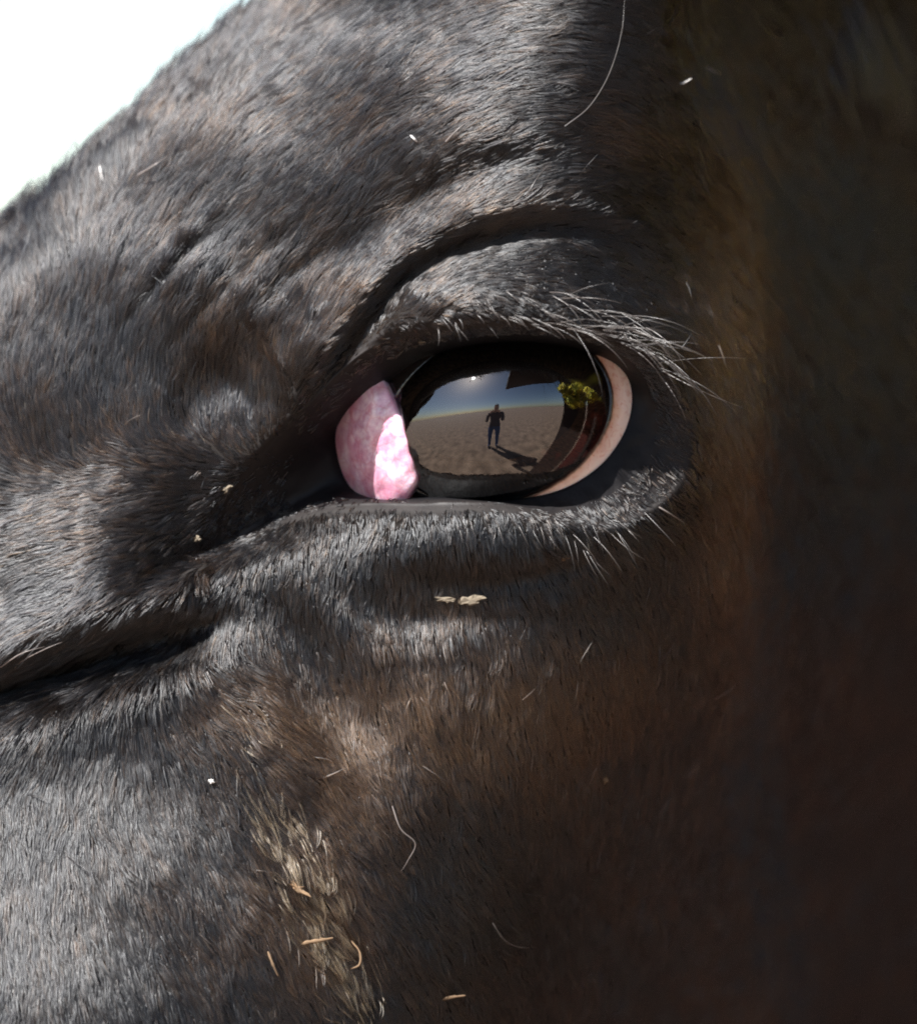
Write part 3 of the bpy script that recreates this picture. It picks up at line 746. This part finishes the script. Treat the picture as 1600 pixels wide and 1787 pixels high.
# ------------------------------------------------------------------ chaff and flakes lying on the coat: things of their own
M_STRAW = strand_mat("straw", (0.13, 0.08, 0.042), 0.9); M_FLAKE = strand_mat("skin_flake", (0.12, 0.095, 0.065), 0.9)
def flake(x, y, sx, sy, rot, mat, label, cat, name, grp=None, loft=30):
    loft = loft * 0.3; r_ = np.random.default_rng(int(x * 7 + y)); n_ = 15
    a = np.arange(n_) * 2 * math.pi / n_; rr_ = r_.uniform(.4, 1.25, n_)
    h0 = head_h(x, y) + loft
    P = []
    for lay, dz, sc in ((0, -2.2, .8), (1, 0, 1), (2, 2.4, .7)):
        u_ = sx * rr_ * sc * np.cos(a); v_ = sy * rr_ * sc * np.sin(a)
        X = x + u_ * math.cos(rot) - v_ * math.sin(rot); Y = y + u_ * math.sin(rot) + v_ * math.cos(rot)
        P.append(np.stack([X, Y, h0 + dz + r_.normal(0, 1.0, n_) + 0.3 * u_], -1))
    P = np.concatenate([np.tile(P[0].mean(0), (n_, 1))[None], np.array(P), np.tile(P[2].mean(0) + [0, 0, .6], (n_, 1))[None]])
    o = mesh_obj(name, W(P[..., 0], P[..., 1], P[..., 2]).reshape(-1, 3), grid_faces(5, n_), mat, None, smooth=False)
    o["label"] = label; o["category"] = cat
    if grp: o["group"] = grp
    return o
def stalk(path, r, mat, label, name, cat, loft=30, grp=None):
    p = cr_open(path, 12); hh = np.array([head_h(*q) for q in p]).mean() + 0.32 * loft
    o = tube(name, W(p[:, 0], p[:, 1], hh + 6 * np.sin(np.linspace(0, 3, 12))), 0.7 * r * K, mat, None, flat=0.45, both=True, ns=6)
    o["label"] = label; o["category"] = cat
    if grp: o["group"] = grp
    return o
G = "pale flakes caught in the coat"
flake(395, 853, 13, 6, -.4, M_FLAKE, "cream flake on the raised rim of the eye's inner corner", "flake", "flake", G, 16)
flake(343, 941, 8, 6, .3, M_FLAKE, "small round cream flake left of the inner corner's lower tip", "flake", "flake", G, 22)
flake(735, 598, 8, 5, .5, M_FLAKE, "tiny pale speck on the upper lid's edge above the pink membrane", "flake", "flake", G, 10)
flake(776, 1046, 20, 7, .1, M_FLAKE, "left one of two cream crusts below the lower lid", "flake", "flake", G, 28)
flake(820, 1048, 24, 10, -.15, M_FLAKE, "larger right one of two cream crusts below the lower lid", "flake", "flake", G, 28)
flake(370, 1362, 6, 5, .2, M_WHITE, "tiny white dot on the grey cheek hair at lower left", "flake", "flake", G, 30)
flake(985, 975, 10, 6, -.6, M_STRAW, "tan speck among the lower lashes", "flake", "flake", G, 22)
flake(1060, 1368, 5, 10, .1, M_STRAW, "tan speck on the shaded lower right cheek", "flake", "flake", G, 28)
flake(520, 1548, 26, 9, .55, M_STRAW, "broad tan chaff scrap near the dark hollow low on the cheek", "chaff", "chaff_scrap", None, 30)
stalk([(515, 1652), (535, 1642), (560, 1638), (582, 1634)], 5.5, M_STRAW, "pale straw stub lying across the dark hollow low on the cheek", "straw_stub", "straw", 36)
stalk([(470, 1655), (478, 1675), (488, 1698)], 4.0, M_STRAW, "short steep straw bit left of the lying straw stub", "straw_bit", "straw", 30)
stalk([(612, 1640), (628, 1660), (628, 1682), (612, 1690)], 3.0, M_STRAW, "hooked straw bit right of the lying straw stub", "straw_bit", "straw", 30)
stalk([(760, 1752), (785, 1745), (812, 1742)], 4.5, M_STRAW, "pale straw bit at the bottom edge of the picture", "straw_bit", "straw", 30)
stalk([(716, 236), (722, 242), (728, 248)], 3.2, M_WHITE, "tiny white husk on the forehead above the brow", "husk", "husk", 30)
stalk([(1172, 118), (1182, 130), (1197, 133), (1213, 124)], 3.4, M_WHITE, "white curved hair clipping at the top right of the brow", "hair_clipping", "hair", 30)
stalk([(1228, 74), (1245, 90), (1272, 102)], 2.6, M_PALE, "dim thin hair clipping right of the white curved one", "hair_clipping", "hair", 30)
stalk([(160, 275), (164, 295), (171, 314)], 2.8, M_WHITE, "white bristle near the forehead's outline at upper left", "bristle", "hair", 24)

# ------------------------------------------------------------------ the ground under the horse, out to the horizon
m, n, l = new_mat("dry_earth"); b = n["Principled BSDF"]
ns = n.new("ShaderNodeTexNoise"); ns.inputs["Scale"].default_value = 4.0; ns.inputs["Detail"].default_value = 10
tc = n.new("ShaderNodeTexCoord"); l.new(tc.outputs["Object"], ns.inputs["Vector"])
cr = n.new("ShaderNodeValToRGB"); e = cr.color_ramp.elements
e[0].color = (0.09, 0.06, 0.042, 1); e[1].color = (0.25, 0.17, 0.12, 1); e[0].position = .3; e[1].position = .7
l.new(ns.outputs[0], cr.inputs[0]); l.new(cr.outputs[0], b.inputs["Base Color"]); b.inputs["Roughness"].default_value = 0.95
gx = np.array([-3000, -300, -30, -8, -3, 0, 3, 8, 30, 300, 3000.]); GX, GY = np.meshgrid(gx, gx)
gz = GROUND_Z + 0.02 * np.sin(GX * 1.3) * np.cos(GY * 1.1) * (np.abs(GX) < 40) * (np.abs(GY) < 40)
ground = mesh_obj("ground", np.stack([GX, GY, gz], -1).reshape(-1, 3), grid_faces(11, 11, False), m)
ground["kind"] = "structure"; ground["label"] = "brown dry earth under the horse"

# ------------------------------------------------------------------ added timber wall and roof blocking sky on the right, mirrored in the eye
m, n, l = new_mat("dark_red_timber"); b = n["Principled BSDF"]
tc = n.new("ShaderNodeTexCoord"); mp = n.new("ShaderNodeMapping"); mp.inputs["Scale"].default_value = (30, 30, 2)
l.new(tc.outputs["Object"], mp.inputs[0]); ns = n.new("ShaderNodeTexNoise"); ns.inputs["Scale"].default_value = 1.0; ns.inputs["Detail"].default_value = 8; l.new(mp.outputs[0], ns.inputs["Vector"])
cr = n.new("ShaderNodeValToRGB"); e = cr.color_ramp.elements; e[0].position = .3; e[1].position = .7
e[0].color = (0.010, 0.005, 0.004, 1); e[1].color = (0.030, 0.012, 0.008, 1)
l.new(ns.outputs[0], cr.inputs[0]); l.new(cr.outputs[0], b.inputs["Base Color"]); b.inputs["Roughness"].default_value = 0.85
M_TIM = m
def box(name, x0, x1, y0, y1, z0, z1, mat, parent):
    v = np.array([(x, y, z) for x in (x0, x1) for y in (y0, y1) for z in (z0, z1)], float)
    f = [(0, 1, 3, 2), (4, 6, 7, 5), (0, 4, 5, 1), (2, 3, 7, 6), (0, 2, 6, 4), (1, 5, 7, 3)]
    return mesh_obj(name, v, f, mat, parent, smooth=False)
M_RED = M_TIM.copy(); M_RED.name = "red_painted_timber"  # red boards added to give the eye a red reflection
ee = [q_ for q_ in M_RED.node_tree.nodes if q_.type == 'VALTORGB'][0].color_ramp.elements
ee[0].color = (0.030, 0.005, 0.004, 1); ee[1].color = (0.085, 0.010, 0.006, 1)
shade_stable = empty("shade_stable"); shade_stable["label"] = "added dark timber wall with red boards and roof, shading the right, unseen except mirrored in the eye"; shade_stable["category"] = "shade_stable"
rv = np.array([(x, y, (0.52 if x < .3 else 0.52 + 0.33 * (x - .12)) + t_) for x in (.06, 1.6) for y in (-.85, 3.0) for t_ in (0.0, 0.04)], float)
mesh_obj("shade_roof", rv, [(0, 1, 3, 2), (4, 6, 7, 5), (0, 4, 5, 1), (2, 3, 7, 6), (0, 2, 6, 4), (1, 5, 7, 3)], M_TIM, shade_stable, smooth=False)  # overhang added to keep upper sky light off the right side
yb = -0.2
while yb < 3.0:
    wdt = rng.uniform(.17, .2)
    box("board", 0.52 + rng.uniform(0, .008), 0.555, yb, yb + wdt - .008, GROUND_Z, 0.60, M_RED if -.1 < yb < .5 else M_TIM, shade_stable); yb += wdt
box("rail", 0.556, 0.62, -0.2, yb, 0.2, 0.32, M_TIM, shade_stable)

# ------------------------------------------------------------------ the photographer, mirrored small in the eye
def clothing():
    m, n, l = new_mat("person_clothes"); b = n["Principled BSDF"]
    tc = n.new("ShaderNodeTexCoord"); sx = n.new("ShaderNodeSeparateXYZ"); l.new(tc.outputs["Object"], sx.inputs[0])
    cr = n.new("ShaderNodeValToRGB"); cr.color_ramp.interpolation = 'CONSTANT'; e = cr.color_ramp.elements
    e[0].position = 0; e[0].color = (0.02, 0.015, 0.012, 1); e[1].position = 0.05; e[1].color = (0.03, 0.06, 0.17, 1)
    for p, c in ((0.53, (0.05, 0.022, 0.022, 1)), (0.82, (0.5, 0.3, 0.22, 1)), (0.95, (0.03, 0.02, 0.015, 1))):
        q_ = cr.color_ramp.elements.new(p); q_.color = c
    dv = n.new("ShaderNodeMath"); dv.operation = 'DIVIDE'; dv.inputs[1].default_value = 1.75
    l.new(sx.outputs[2], dv.inputs[0]); l.new(dv.outputs[0], cr.inputs[0]); l.new(cr.outputs[0], b.inputs["Base Color"]); b.inputs["Roughness"].default_value = .8
    return m
jv, je, jr = [], [], []
def J(p, r, par=None):
    jv.append(p); jr.append(r)
    if par is not None: je.append((par, len(jv) - 1))
    return len(jv) - 1
pel = J((0, 0, .95), (.15, .11)); bel = J((0, 0, 1.12), (.135, .1), pel); che = J((0, 0, 1.32), (.16, .11), bel); nck = J((0, .01, 1.47), (.055, .055), che)
jaw = J((0, .03, 1.55), (.065, .08), nck); crn = J((0, .02, 1.66), (.075, .095), jaw); top = J((0, .01, 1.73), (.04, .05), crn)
for sg in (-1, 1):
    hip = J((.1 * sg, 0, .88), (.09, .09), pel); kn = J((.11 * sg, .02, .48), (.06, .06), hip); ank = J((.12 * sg, 0, .08), (.04, .045), kn); J((.13 * sg, .13, .035), (.035, .03), ank)
    sh = J((.19 * sg, 0, 1.40), (.06, .06), che); el = J((.215 * sg, .10, 1.13), (.042, .042), sh); wr = J((.12 * sg, .23, 1.42), (.026, .03), el)
    pm = J((.085 * sg, .25, 1.47), (.03, .02), wr)
    for q_ in range(4):
        k1 = J((.06 * sg, .275 + .004 * q_, 1.475 + .018 * q_ - .02), (.009, .009), pm); J((.03 * sg, .285, 1.475 + .018 * q_ - .02), (.008, .008), k1)
    k1 = J((.075 * sg, .225, 1.50), (.010, .010), pm); J((.05 * sg, .21, 1.515), (.009, .009), k1)
pme = bpy.data.meshes.new("person"); pme.from_pydata(jv, je, []); pme.materials.append(clothing())
person = bpy.data.objects.new("person", pme); COL.objects.link(person); person.location = (-0.10, -1.35, GROUND_Z)
sk = person.modifiers.new("skin", 'SKIN'); sk.use_smooth_shade = True
pme.skin_vertices[0].data[0].use_root = True
for q_, r_ in enumerate(jr): pme.skin_vertices[0].data[q_].radius = r_
su = person.modifiers.new("subdivision", 'SUBSURF'); su.levels = 1; su.render_levels = 2
person["label"] = "person in red top and blue trousers with raised arms, mirrored in the eye"; person["category"] = "person"

# ------------------------------------------------------------------ yellow-leaved shrub by the added wall, mirrored at the eye's right edge
m, n, l = new_mat("yellow_leaves"); b = n["Principled BSDF"]
ns = n.new("ShaderNodeTexNoise"); ns.inputs["Scale"].default_value = 30; tc = n.new("ShaderNodeTexCoord"); l.new(tc.outputs["Object"], ns.inputs["Vector"])
cr = n.new("ShaderNodeValToRGB"); e = cr.color_ramp.elements; e[0].position = .35; e[1].position = .65
e[0].color = (0.22, 0.24, 0.02, 1); e[1].color = (0.62, 0.50, 0.05, 1); l.new(ns.outputs[0], cr.inputs[0]); l.new(cr.outputs[0], b.inputs["Base Color"]); b.inputs["Roughness"].default_value = .6
shrub = empty("shrub", loc=(0.33, 0.035, GROUND_Z)); shrub["label"] = "yellow leaved shrub before the added wall, mirrored at the eye's right edge"; shrub["category"] = "shrub"
r_ = np.random.default_rng(77); nl = 2200
dirs = r_.normal(size=(nl, 3)); dirs /= np.linalg.norm(dirs, axis=1, keepdims=True)
cl = r_.normal(size=(30, 3)) * np.array([.035, .075, .045])
lc = cl[r_.integers(0, 30, nl)] + dirs * r_.uniform(.01, .035, nl)[:, None] + np.array([0, 0, 1.62])
ta = np.cross(dirs, r_.normal(size=(nl, 3))); ta /= np.linalg.norm(ta, axis=1, keepdims=True); tb = np.cross(dirs, ta)
ls = r_.uniform(.014, .022, nl)[:, None]
lv = np.stack([lc - ta * ls, lc + tb * ls * .45 + dirs * ls * .15, lc + ta * ls, lc - tb * ls * .45 + dirs * ls * .15], 1)
mesh_obj("foliage", lv.reshape(-1, 3), np.arange(nl * 4).reshape(-1, 4), m, shrub, smooth=False)
sp_ = np.array([(0, 0, 0), (.01, .01, .5), (-.008, .02, 1.0), (0, 0, 1.43), (.005, 0, 1.62)], float)
tube("stem", cr_open(sp_, 14), 0.012, M_TIM, shrub, ns=7, tipr=.3)
